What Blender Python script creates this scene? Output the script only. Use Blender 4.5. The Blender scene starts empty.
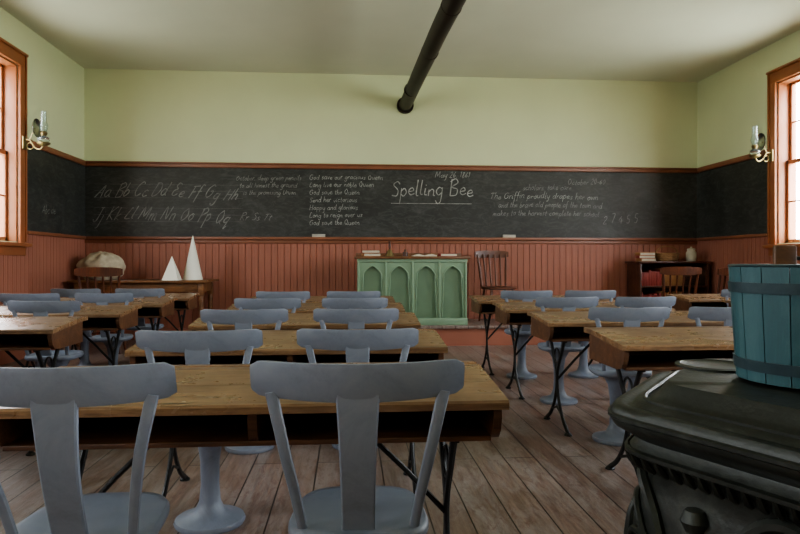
import bpy, bmesh, math, random
from mathutils import Vector, Matrix, noise
random.seed(7)
S = bpy.context.scene
COL = S.collection
R = math.radians
try:
    S.view_settings.look = 'AgX - Medium High Contrast'
except Exception as ex: print(ex)

# ------------------------------------------------------------------ materials
def mat_base(name, rough=0.6, metal=0.0, spec=0.5):
    m = bpy.data.materials.new(name); m.use_nodes = True
    nt = m.node_tree; b = nt.nodes['Principled BSDF']
    b.inputs['Roughness'].default_value = rough
    b.inputs['Metallic'].default_value = metal
    b.inputs['Specular IOR Level'].default_value = spec
    return m, nt, b

def ramp(nt, fac, stops):
    r = nt.nodes.new('ShaderNodeValToRGB')
    cr = r.color_ramp
    while len(cr.elements) < len(stops): cr.elements.new(0.5)
    for e, (p, c) in zip(cr.elements, stops):
        e.position = p; e.color = (*c, 1)
    nt.links.new(fac, r.inputs['Fac'])
    return r.outputs['Color']

def coords(nt, scale=(1, 1, 1), rot=(0, 0, 0)):
    t = nt.nodes.new('ShaderNodeTexCoord'); mp = nt.nodes.new('ShaderNodeMapping')
    mp.inputs['Scale'].default_value = scale
    mp.inputs['Rotation'].default_value = rot
    nt.links.new(t.outputs['Object'], mp.inputs['Vector'])
    return mp.outputs['Vector']

def nz(nt, vec, scale, detail=4, rough=0.55, dist=0.0):
    n = nt.nodes.new('ShaderNodeTexNoise')
    n.inputs['Scale'].default_value = scale; n.inputs['Detail'].default_value = detail
    n.inputs['Roughness'].default_value = rough; n.inputs['Distortion'].default_value = dist
    nt.links.new(vec, n.inputs['Vector'])
    return n.outputs['Fac']

def bump(nt, b, h, strength=0.2, dist=0.01):
    n = nt.nodes.new('ShaderNodeBump')
    n.inputs['Strength'].default_value = strength; n.inputs['Distance'].default_value = dist
    nt.links.new(h, n.inputs['Height']); nt.links.new(n.outputs['Normal'], b.inputs['Normal'])

def mixc(nt, fac, a, b, mode='MIX'):
    m = nt.nodes.new('ShaderNodeMix'); m.data_type = 'RGBA'; m.blend_type = mode
    if isinstance(fac, float): m.inputs[0].default_value = fac
    else: nt.links.new(fac, m.inputs[0])
    for i, v in ((6, a), (7, b)):
        if isinstance(v, tuple): m.inputs[i].default_value = (*v, 1)
        else: nt.links.new(v, m.inputs[i])
    return m.outputs[2]

def paint(name, c, rough=0.5, var=0.12, scale=3.0, bmp=0.05, metal=0.0):
    m, nt, b = mat_base(name, rough, metal)
    v = coords(nt)
    f = nz(nt, v, scale, 5)
    lo = tuple(x * (1 - var) for x in c); hi = tuple(min(1, x * (1 + var)) for x in c)
    nt.links.new(ramp(nt, f, [(0.3, lo), (0.7, hi)]), b.inputs['Base Color'])
    bump(nt, b, nz(nt, v, scale * 25, 2), bmp, 0.003)
    return m

def worn(name, c, c2, rough=0.45, scale=8, stretch=(1, 1, 1), lo=0.5, hi=0.7, bmp=0.2, metal=0.0):
    m, nt, b = mat_base(name, rough, metal)
    f = nz(nt, coords(nt, stretch), scale, 8, 0.75, 0.8)
    nt.links.new(ramp(nt, f, [(lo - 0.2, tuple(x * 0.75 for x in c)), (lo, c), (hi, c2)]), b.inputs['Base Color'])
    nt.links.new(ramp(nt, f, [(0.3, (rough - 0.06,) * 3), (0.7, (rough + 0.15,) * 3)]), b.inputs['Roughness'])
    bump(nt, b, nz(nt, coords(nt), scale * 12, 3), bmp, 0.003)
    return m

def wood(name, dark, light, rough=0.4, grain='X', scale=1.0):
    m, nt, b = mat_base(name, rough)
    s = {'X': (1.2, 14, 14), 'Y': (14, 1.2, 14), 'Z': (14, 14, 1.2)}[grain]
    v = coords(nt, tuple(k * scale for k in s))
    oi = nt.nodes.new('ShaderNodeObjectInfo')
    vm = nt.nodes.new('ShaderNodeVectorMath'); vm.operation = 'MULTIPLY_ADD'
    nt.links.new(oi.outputs['Location'], vm.inputs[0]); vm.inputs[1].default_value = (3.1, 5.3, 1.7)
    nt.links.new(v, vm.inputs[2])
    v2 = vm.outputs[0]
    f = nz(nt, v2, 2.0, 6, 0.65, 0.6)
    c1 = ramp(nt, f, [(0.28, dark), (0.72, light)])
    fine = nz(nt, v2, 7.0, 4, 0.7, 0.2)
    c1 = mixc(nt, ramp(nt, fine, [(0.5, (0, 0, 0)), (0.68, (0.75,) * 3)]), c1, tuple(x * 0.6 for x in dark))
    g = nz(nt, coords(nt), 4.0, 5, 0.65)
    c2 = mixc(nt, ramp(nt, g, [(0.42, (0, 0, 0)), (0.72, (0.7,) * 3)]), c1, tuple(x * 0.6 for x in dark))
    nt.links.new(c2, b.inputs['Base Color'])
    nt.links.new(ramp(nt, g, [(0.3, (rough - 0.08,) * 3), (0.7, (rough + 0.15,) * 3)]), b.inputs['Roughness'])
    bump(nt, b, f, 0.15, 0.004)
    return m

M = {}
M['wall'] = paint('wall_plaster', (0.61, 0.64, 0.43), 0.85, 0.05, 0.8, 0.03)
M['ceil'] = paint('ceiling_plaster', (0.62, 0.62, 0.51), 0.85, 0.05, 0.7, 0.03)
M['red'] = paint('wainscot_paint', (0.32, 0.12, 0.078), 0.5, 0.10, 1.5, 0.05)
M['trim'] = paint('trim_paint', (0.22, 0.082, 0.042), 0.42, 0.12, 4, 0.05)
M['casing'] = paint('casing_paint', (0.30, 0.105, 0.045), 0.42, 0.12, 4, 0.05)
M['gray'] = worn('chair_gray_paint', (0.17, 0.19, 0.24), (0.215, 0.235, 0.275), 0.42, 5, (1, 1, 1), 0.5, 0.75, 0.08)
M['desk'] = wood('desk_top_wood', (0.115, 0.058, 0.028), (0.32, 0.19, 0.10), 0.27)
M['deskside'] = wood('desk_box_wood', (0.055, 0.022, 0.010), (0.17, 0.072, 0.03), 0.42)
M['deskin'] = wood('desk_inner_wood', (0.03, 0.014, 0.008), (0.09, 0.04, 0.02), 0.6)
M['iron'] = paint('cast_iron', (0.02, 0.02, 0.02), 0.45, 0.3, 15, 0.2, 0.4)
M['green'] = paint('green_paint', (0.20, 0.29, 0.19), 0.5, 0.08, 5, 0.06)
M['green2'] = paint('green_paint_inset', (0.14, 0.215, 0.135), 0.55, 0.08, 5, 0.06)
M['brown'] = wood('brown_wood', (0.10, 0.04, 0.015), (0.27, 0.12, 0.05), 0.4)
M['dbrown'] = wood('dark_wood', (0.04, 0.014, 0.008), (0.13, 0.045, 0.022), 0.35, 'Z')
M['chair'] = wood('chair_wood', (0.07, 0.02, 0.009), (0.17, 0.055, 0.022), 0.35, 'Z')
M['stove'] = worn('stove_iron', (0.018, 0.020, 0.016), (0.06, 0.062, 0.052), 0.40, 6, (1, 1, 1), 0.5, 0.78, 0.35, 0.3)
M['pipe'] = paint('pipe_iron', (0.022, 0.013, 0.010), 0.5, 0.3, 4, 0.1, 0.2)
M['blue'] = worn('pail_blue_paint', (0.020, 0.075, 0.088), (0.05, 0.115, 0.125), 0.5, 7, (3, 3, 0.6), 0.48, 0.72, 0.2)
M['hoop'] = worn('pail_hoop', (0.014, 0.036, 0.045), (0.035, 0.055, 0.06), 0.45, 12, (1, 1, 1), 0.5, 0.7, 0.1, 0.2)
M['white'] = paint('white_plaster', (0.72, 0.70, 0.62), 0.6, 0.03, 5, 0.02)
M['sack'] = paint('burlap', (0.42, 0.36, 0.27), 0.95, 0.2, 14, 0.5)
M['wicker'] = wood('wicker', (0.20, 0.10, 0.04), (0.5, 0.30, 0.14), 0.7, 'X', 3)
M['brass'] = paint('brass', (0.25, 0.19, 0.09), 0.4, 0.15, 9, 0.03, 0.8)
M['tin'] = paint('tin_reflector', (0.42, 0.43, 0.40), 0.22, 0.1, 9, 0.02, 1.0)
M['paper'] = paint('book_pages', (0.5, 0.45, 0.35), 0.8, 0.05)
M['bookr'] = paint('book_cover_red', (0.25, 0.04, 0.03), 0.6)
M['bookb'] = paint('book_cover_tan', (0.30, 0.15, 0.06), 0.6)
M['felt'] = paint('eraser_felt', (0.40, 0.38, 0.34), 0.9)
M['chalkm'] = paint('chalk_marks_mid', (0.21, 0.215, 0.205), 0.9, 0.4, 14)
M['chalkf'] = paint('chalk_marks_faint', (0.19, 0.195, 0.185), 0.9, 0.4, 12)
M['chalk'] = paint('chalk_marks', (0.30, 0.31, 0.29), 0.9, 0.4, 14)

m, nt, b = mat_base('lamp_glass', 0.03); b.inputs['Transmission Weight'].default_value = 0.95
b.inputs['Base Color'].default_value = (0.85, 0.93, 0.93, 1); M['glass'] = m
m = bpy.data.materials.new('window_glass'); m.use_nodes = True; nt = m.node_tree
nt.nodes.clear()
o = nt.nodes.new('ShaderNodeOutputMaterial'); mx = nt.nodes.new('ShaderNodeMixShader')
tr = nt.nodes.new('ShaderNodeBsdfTransparent'); gl = nt.nodes.new('ShaderNodeBsdfGlossy')
gl.inputs['Roughness'].default_value = 0.02; mx.inputs[0].default_value = 0.05
nt.links.new(tr.outputs[0], mx.inputs[1]); nt.links.new(gl.outputs[0], mx.inputs[2]); nt.links.new(mx.outputs[0], o.inputs[0])
M['pane'] = m
# blackboard
m, nt, b = mat_base('blackboard_slate', 0.5)
v = coords(nt, (1, 1, 1))
f = nz(nt, v, 1.4, 8, 0.7, 1.2)
c = ramp(nt, f, [(0.3, (0.016, 0.017, 0.016)), (0.55, (0.030, 0.031, 0.029)), (0.8, (0.078, 0.08, 0.075))])
f2 = nz(nt, coords(nt, (1.6, 1.6, 4)), 3, 8, 0.78, 1.8)
c = mixc(nt, ramp(nt, f2, [(0.47, (0, 0, 0)), (0.77, (0.8,) * 3)]), c, (0.10, 0.103, 0.097))
nt.links.new(c, b.inputs['Base Color']); M['board'] = m
# floor
m, nt, b = mat_base('floor_boards', 0.42)
v = coords(nt, (1, 1, 1), (0, 0, R(90)))
br = nt.nodes.new('ShaderNodeTexBrick')
br.inputs['Scale'].default_value = 1.0; br.inputs['Mortar Size'].default_value = 0.0035
br.inputs['Brick Width'].default_value = 3.4; br.inputs['Row Height'].default_value = 0.165
br.inputs['Color1'].default_value = (0.135, 0.084, 0.066, 1); br.inputs['Color2'].default_value = (0.23, 0.16, 0.133, 1)
br.inputs['Mortar'].default_value = (0.03, 0.015, 0.01, 1); br.offset = 0.37
br.inputs['Mortar Smooth'].default_value = 0.2
nt.links.new(v, br.inputs['Vector'])
g = nz(nt, coords(nt, (26, 1.3, 1)), 1.6, 6, 0.65, 0.5)
c = mixc(nt, 0.8, br.outputs['Color'], ramp(nt, g, [(0.3, (0.45, 0.42, 0.40)), (0.7, (1.25, 1.2, 1.15))]), 'MULTIPLY')
w = nz(nt, coords(nt, (3.6, 0.9, 1)), 1.8, 9, 0.8, 0.8)
c = mixc(nt, ramp(nt, w, [(0.43, (0, 0, 0)), (0.64, (0.8,) * 3)]), c, (0.29, 0.255, 0.24))
w2 = nz(nt, coords(nt, (7, 1.8, 1)), 3.4, 9, 0.8, 0.8)
c = mixc(nt, ramp(nt, w2, [(0.50, (0, 0, 0)), (0.64, (0.8,) * 3)]), c, (0.12, 0.056, 0.04))
mk = nt.nodes.new('ShaderNodeMix'); mk.data_type = 'RGBA'
nt.links.new(br.outputs['Fac'], mk.inputs[0]); nt.links.new(c, mk.inputs[6]); mk.inputs[7].default_value = (0.02, 0.011, 0.008, 1)
c = mk.outputs[2]
nt.links.new(c, b.inputs['Base Color'])
inv = nt.nodes.new('ShaderNodeMath'); inv.operation = 'SUBTRACT'
nt.links.new(g, inv.inputs[0]); nt.links.new(br.outputs['Fac'], inv.inputs[1])
bump(nt, b, inv.outputs[0], 0.35, 0.006)
nt.links.new(ramp(nt, w, [(0.3, (0.27,) * 3), (0.7, (0.45,) * 3)]), b.inputs['Roughness'])
M['floor'] = m

# ------------------------------------------------------------------ mesh builder
class MB:
    def __init__(s): s.bm = bmesh.new()
    def box(s, x0, x1, y0, y1, z0, z1, bev=0.0, rot=None, piv=None):
        t = bmesh.new()
        bmesh.ops.create_cube(t, size=1)
        for v in t.verts:
            v.co = Vector(((x0 + x1) / 2 + v.co.x * (x1 - x0), (y0 + y1) / 2 + v.co.y * (y1 - y0), (z0 + z1) / 2 + v.co.z * (z1 - z0)))
        if bev: bmesh.ops.bevel(t, geom=list(t.edges), offset=bev, segments=2, affect='EDGES', profile=0.5)
        if rot is not None:
            p = Vector(piv) if piv else Vector(((x0 + x1) / 2, (y0 + y1) / 2, (z0 + z1) / 2))
            for v in t.verts: v.co = rot @ (v.co - p) + p
        s.merge(t); return s
    def merge(s, t, mtx=None):
        me = bpy.data.meshes.new('tmp'); t.to_mesh(me); t.free()
        if mtx: me.transform(mtx)
        s.bm.from_mesh(me); bpy.data.meshes.remove(me)
    def sweep(s, pts, r, seg=8, sx=1.0, sy=1.0, up=None, closed=False):
        pts = [Vector(p) for p in pts]; n = len(pts)
        rs = r if isinstance(r, (list, tuple)) else [r] * n
        rings = []; nrm = None
        for i, p in enumerate(pts):
            if closed: t = (pts[(i + 1) % n] - pts[i - 1]).normalized()
            else: t = (pts[min(i + 1, n - 1)] - pts[max(i - 1, 0)]).normalized()
            if nrm is None:
                a = Vector(up) if up else (Vector((0, 0, 1)) if abs(t.z) < 0.9 else Vector((0, 1, 0)))
                nrm = (a - t * a.dot(t)).normalized()
            else:
                nrm = (nrm - t * nrm.dot(t)).normalized()
            bn = t.cross(nrm)
            rings.append([s.bm.verts.new(p + (nrm * math.cos(a) * sx + bn * math.sin(a) * sy) * rs[i]) for a in [2 * math.pi * k / seg for k in range(seg)]])
        rng = range(n if closed else n - 1)
        for i in rng:
            A = rings[i]; B = rings[(i + 1) % n]
            for k in range(seg):
                s.bm.faces.new((A[k], A[(k + 1) % seg], B[(k + 1) % seg], B[k]))
        if not closed:
            s.bm.faces.new(rings[0][::-1]); s.bm.faces.new(rings[-1])
        return s
    def lathe(s, prof, seg=24, c=(0, 0, 0), sx=1, sy=1):
        rings = []
        for r, z in prof:
            if r < 1e-5: rings.append([s.bm.verts.new((c[0], c[1], c[2] + z))])
            else: rings.append([s.bm.verts.new((c[0] + r * sx * math.cos(2 * math.pi * k / seg), c[1] + r * sy * math.sin(2 * math.pi * k / seg), c[2] + z)) for k in range(seg)])
        for A, B in zip(rings, rings[1:]):
            for k in range(seg):
                k2 = (k + 1) % seg
                if len(A) == 1 and len(B) == 1: continue
                if len(A) == 1: s.bm.faces.new((A[0], B[k], B[k2]))
                elif len(B) == 1: s.bm.faces.new((A[k], A[k2], B[0]))
                else: s.bm.faces.new((A[k], A[k2], B[k2], B[k]))
        return s
    def loft(s, rings, cap=True):
        vr = [[s.bm.verts.new(p) for p in r] for r in rings]
        for A, B in zip(vr, vr[1:]):
            n = len(A)
            for k in range(n): s.bm.faces.new((A[k], A[(k + 1) % n], B[(k + 1) % n], B[k]))
        if cap: s.bm.faces.new(vr[0][::-1]); s.bm.faces.new(vr[-1])
        return s
    def prism(s, poly, axis, a0, a1, bev=0.0):
        t = bmesh.new()
        f = {'X': lambda p, a: (a, p[0], p[1]), 'Y': lambda p, a: (p[0], a, p[1]), 'Z': lambda p, a: (p[0], p[1], a)}[axis]
        A = [t.verts.new(f(p, a0)) for p in poly]; B = [t.verts.new(f(p, a1)) for p in poly]
        n = len(poly)
        for k in range(n): t.faces.new((A[k], A[(k + 1) % n], B[(k + 1) % n], B[k]))
        t.faces.new(A[::-1]); t.faces.new(B)
        if bev:
            es = [e for e in t.edges if len(e.link_faces) == 2 and e.calc_face_angle(0) > 0.6]
            bmesh.ops.bevel(t, geom=es, offset=bev, segments=2, affect='EDGES', profile=0.5)
        s.merge(t); return s
    def mesh(s, name, mat, ang=38, recalc=True):
        if recalc: bmesh.ops.recalc_face_normals(s.bm, faces=list(s.bm.faces))
        me = bpy.data.meshes.new(name); s.bm.to_mesh(me); s.bm.free()
        me.polygons.foreach_set('use_smooth', [True] * len(me.polygons))
        me.set_sharp_from_angle(angle=R(ang))
        me.materials.append(M[mat]); return me

def obj(name, me, parent=None, loc=(0, 0, 0)):
    o = bpy.data.objects.new(name, me); COL.objects.link(o); o.location = loc
    if parent: o.parent = parent
    return o
def inst(name, tpl, loc=(0, 0, 0), rz=0, sc=1.0):
    e = bpy.data.objects.new(name, None); COL.objects.link(e); e.empty_display_size = 0.1
    e.location = loc; e.rotation_euler = (0, 0, R(rz)); e.scale = sc if isinstance(sc, tuple) else (sc, sc, sc)
    for pn, me in tpl: obj(pn, me, e)
    return e
def catmull(P, n=6):
    P = [Vector(p) for p in P]; Q = [P[0] * 2 - P[1]] + P + [P[-1] * 2 - P[-2]]; out = []
    for i in range(1, len(Q) - 2):
        for k in range(n):
            t = k / n
            out.append(0.5 * ((2 * Q[i]) + (Q[i + 1] - Q[i - 1]) * t + (2 * Q[i - 1] - 5 * Q[i] + 4 * Q[i + 1] - Q[i + 2]) * t * t + (3 * Q[i] - Q[i - 1] - 3 * Q[i + 1] + Q[i + 2]) * t**3))
    out.append(P[-1]); return out

# ------------------------------------------------------------------ room
XL, XR, YB, YR, ZC = -3.56, 5.04, 9.0, -2.6, 3.66
TH = 0.22
WIN = [6.75, 3.95, 1.1, -1.3]; HW = 0.49; WZ0, WZ1 = 1.27, 3.17
obj('floor', MB().box(XL - TH, XR + TH, YR - TH, YB + TH, -0.12, 0).mesh('floor', 'floor'))
obj('ceiling', MB().box(XL - TH, XR + TH, YR - TH, YB + TH, ZC, ZC + 0.12).mesh('ceiling', 'ceil'))
obj('wall_back', MB().box(XL - TH, XR + TH, YB, YB + TH, 0, ZC).mesh('wall_back', 'wall'))
obj('wall_rear', MB().box(XL - TH, XR + TH, YR - TH, YR, 0, ZC).mesh('wall_rear', 'wall'))
def side_wall(name, xa, xb):
    mb = MB()
    ys = [YR]
    for c in sorted(WIN): ys += [c - HW, c + HW]
    ys.append(YB)
    for i in range(0, len(ys), 2): mb.box(xa, xb, ys[i], ys[i + 1], 0, ZC)
    for c in WIN:
        mb.box(xa, xb, c - HW, c + HW, 0, WZ0); mb.box(xa, xb, c - HW, c + HW, WZ1, ZC)
    obj(name, mb.mesh(name, 'wall'))
side_wall('wall_left', XL - TH, XL); side_wall('wall_right', XR, XR + TH)

def window(n, side, c):
    s = 1 if side == 'L' else -1
    X = XL if side == 'L' else XR
    def bx(mb, d0, d1, y0, y1, z0, z1, bev=0.004):
        a, b2 = X + s * d0, X + s * d1
        mb.box(min(a, b2), max(a, b2), y0, y1, z0, z1, bev)
    e = bpy.data.objects.new('window_%d' % n, None); COL.objects.link(e)
    cw = 0.125
    mb = MB()
    bx(mb, 0.0, 0.035, c - HW - cw, c - HW, WZ0 - 0.02, WZ1); bx(mb, 0.0, 0.035, c + HW, c + HW + cw, WZ0 - 0.02, WZ1)
    bx(mb, 0.0, 0.035, c - HW - cw, c + HW + cw, WZ1, WZ1 + cw); bx(mb, 0, 0.05, c - HW - cw - 0.02, c + HW + cw + 0.02, WZ1 + cw, WZ1 + cw + 0.03)
    bx(mb, 0.035, 0.047, c - HW - cw, c - HW - cw + 0.03, WZ0, WZ1 + cw); bx(mb, 0.035, 0.047, c + HW + cw - 0.03, c + HW + cw, WZ0, WZ1 + cw)
    bx(mb, -0.18, 0.09, c - HW - cw - 0.03, c + HW + cw + 0.03, WZ0 - 0.055, WZ0 - 0.015, 0.008)
    bx(mb, 0.0, 0.03, c - HW - cw, c + HW + cw, WZ0 - 0.15, WZ0 - 0.055)
    bx(mb, -TH, 0.0, c - HW, c - HW + 0.02, WZ0, WZ1); bx(mb, -TH, 0.0, c + HW - 0.02, c + HW, WZ0, WZ1); bx(mb, -TH, 0, c - HW, c + HW, WZ1 - 0.02, WZ1)
    obj('casing', mb.mesh('casing', 'casing'), e)
    mb = MB()
    zm = (WZ0 + WZ1) / 2
    for (za, zb, d) in ((WZ0, zm + 0.02, -0.09), (zm - 0.02, WZ1, -0.13)):
        ya, yb = c - HW + 0.02, c + HW - 0.02
        bx(mb, d - 0.035, d, ya, ya + 0.045, za, zb); bx(mb, d - 0.035, d, yb - 0.045, yb, za, zb)
        bx(mb, d - 0.035, d, ya, yb, za, za + 0.045); bx(mb, d - 0.035, d, ya, yb, zb - 0.045, zb)
        for k in (1, 2):
            y = ya + (yb - ya) * k / 3; bx(mb, d - 0.03, d - 0.005, y - 0.008, y + 0.008, za, zb, 0)
        z = (za + zb) / 2; bx(mb, d - 0.03, d - 0.005, ya, yb, z - 0.008, z + 0.008, 0)
    obj('sash', mb.mesh('sash', 'casing'), e)
    mb = MB(); bx(mb, -0.112, -0.109, c - HW + 0.04, c + HW - 0.04, WZ0 + 0.02, zm, 0); bx(mb, -0.152, -0.149, c - HW + 0.04, c + HW - 0.04, zm, WZ1 - 0.03, 0)
    obj('glass', mb.mesh('glass', 'pane'), e)
    L = bpy.data.lights.new('window_portal', 'AREA'); L.shape = 'RECTANGLE'; L.size = WZ1 - WZ0; L.size_y = 2 * HW
    L.cycles.is_portal = True
    lo = bpy.data.objects.new('window_portal', L); COL.objects.link(lo); lo.parent = e
    lo.location = (X - s * (TH + 0.01), c, (WZ0 + WZ1) / 2); lo.rotation_euler = (0, R(-90 * s), 0)
n = 1
for sd in 'LR':
    for c in WIN: window(n, sd, c); n += 1

BT = 1.375
def bead(name, axis, base, sgn, runs):
    mb = MB(); w = 0.088
    for a0, a1, z1 in runs:
        k = max(1, round((a1 - a0) / w)); ww = (a1 - a0) / k; prof = []
        for i in range(k):
            a = a0 + i * ww
            prof += [(a, 0.008), (a + 0.005, 0.018), (a + ww * 0.5 - 0.003, 0.018), (a + ww * 0.5, 0.016), (a + ww * 0.5 + 0.003, 0.018), (a + ww - 0.005, 0.018)]
        prof.append((a1, 0.008))
        lo, hi = [], []
        for a, d in prof:
            q = base + sgn * d
            p = (a, q) if axis == 'X' else (q, a)
            lo.append(mb.bm.verts.new((p[0], p[1], 0.0))); hi.append(mb.bm.verts.new((p[0], p[1], z1)))
        for i in range(len(lo) - 1): mb.bm.faces.new((lo[i], lo[i + 1], hi[i + 1], hi[i]))
    me = mb.mesh(name, 'red', 20); obj(name, me)
bead('trim_5', 'X', YB, -1, [(XL + 0.02, XR - 0.02, BT)])
def side_runs():
    r = []; y = YR
    for c in sorted(WIN):
        r.append((y, c - HW - 0.125, BT)); r.append((c - HW - 0.125, c + HW + 0.125, WZ0 - 0.15)); y = c + HW + 0.125
    r.append((y, YB, BT)); return r
bead('trim_6', 'Y', XL, 1, side_runs()); bead('trim_7', 'Y', XR, -1, side_runs())
bead('trim_8', 'X', YR, 1, [(XL + 0.02, XR - 0.02, BT)])
mb = MB(); mb.box(XL + .046, XR - .046, YB - 0.045, YB, 0, 0.15, 0.006); obj('baseboard_back', mb.mesh('bb', 'red'))
mb = MB(); mb.box(XL, XL + 0.045, YR, YB, 0, 0.15, 0.006); obj('baseboard_left', mb.mesh('bb', 'red'))
mb = MB(); mb.box(XR - 0.045, XR, YR, YB, 0, 0.15, 0.006); obj('baseboard_right', mb.mesh('bb', 'red'))
mb = MB(); mb.box(XL + .046, XR - .046, YR, YR + 0.045, 0, 0.15, 0.006); obj('baseboard_rear', mb.mesh('bb', 'red'))
mb = MB(); mb.box(XL, XR, YB - 0.07, YB, BT - 0.02, BT + 0.02, 0.006); mb.box(XL, XR, YB - 0.035, YB, BT - 0.07, BT - 0.02, 0.006)
obj('trim_1', mb.mesh('chalk_rail', 'trim'))
mb = MB()
for X, s in ((XL, 1), (XR, -1)):
    for (a, c, z) in side_runs():
        if z == BT:
            x0, x1 = sorted((X, X + s * 0.055)); mb.box(x0, x1, a, min(c, YB - 0.07), BT - 0.02, BT + 0.02, 0.006)
obj('trim_2', mb.mesh('side_rail', 'trim'))
ZB0, ZB1 = 1.395, 2.335
mb = MB(); mb.box(XL, XR, YB - 0.05, YB, ZB1, ZB1 + 0.07, 0.01); mb.box(XL, XR, YB - 0.07, YB, ZB1 + 0.05, ZB1 + 0.07, 0.006)
obj('trim_3', mb.mesh('board_top_rail', 'trim'))
YE = WIN[0] + HW + 0.125
mb = MB(); mb.box(XL, XL + 0.05, YE, YB - 0.07, ZB1, ZB1 + 0.07, 0.01); mb.box(XR - 0.05, XR, YE, YB - 0.07, ZB1, ZB1 + 0.07, 0.01)
obj('trim_4', mb.mesh('side_top_rail', 'trim'))
obj('blackboard', MB().box(XL + 0.021, XR - 0.021, YB - 0.02, YB - 0.001, ZB0, ZB1).mesh('blackboard', 'board'))
obj('blackboard', MB().box(XL + 0.001, XL + 0.02, YE + .002, YB - 0.001, ZB0, ZB1).mesh('blackboard', 'board'))
obj('blackboard', MB().box(XR - 0.02, XR - 0.001, YE + .002, YB - 0.001, ZB0, ZB1).mesh('blackboard', 'board'))

e = bpy.data.objects.new('door_1', None); COL.objects.link(e)
mb = MB(); mb.box(0.2, 1.2, YR + 0.02, YR + 0.06, 0.0, 2.2, 0.005); mb.box(0.08, 0.2, YR + 0.02, YR + 0.075, 0, 2.32, 0.005); mb.box(1.2, 1.32, YR + 0.02, YR + 0.075, 0, 2.32, 0.005); mb.box(0.2, 1.2, YR + 0.02, YR + 0.075, 2.2, 2.32, 0.005)
for xa in (0.3, 0.76):
    for za, zb in ((0.2, 0.9), (1.1, 2.05)): mb.box(xa, xa + 0.34, YR + 0.055, YR + 0.07, za, zb, 0.006)
obj('door_leaf', mb.mesh('door', 'trim'), e)

mb = MB(); mb.box(-1.62, 2.75, 8.0, YB - 0.05, 0, 0.215); obj('dais_platform', mb.mesh('dais', 'red'))
mb.__init__(); mb.box(-1.64, 2.77, 7.97, YB - 0.05, 0.215, 0.25, 0.008); o = obj('dais_top', mb.mesh('dais_top', 'floor'), bpy.data.objects['dais_platform'])

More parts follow.
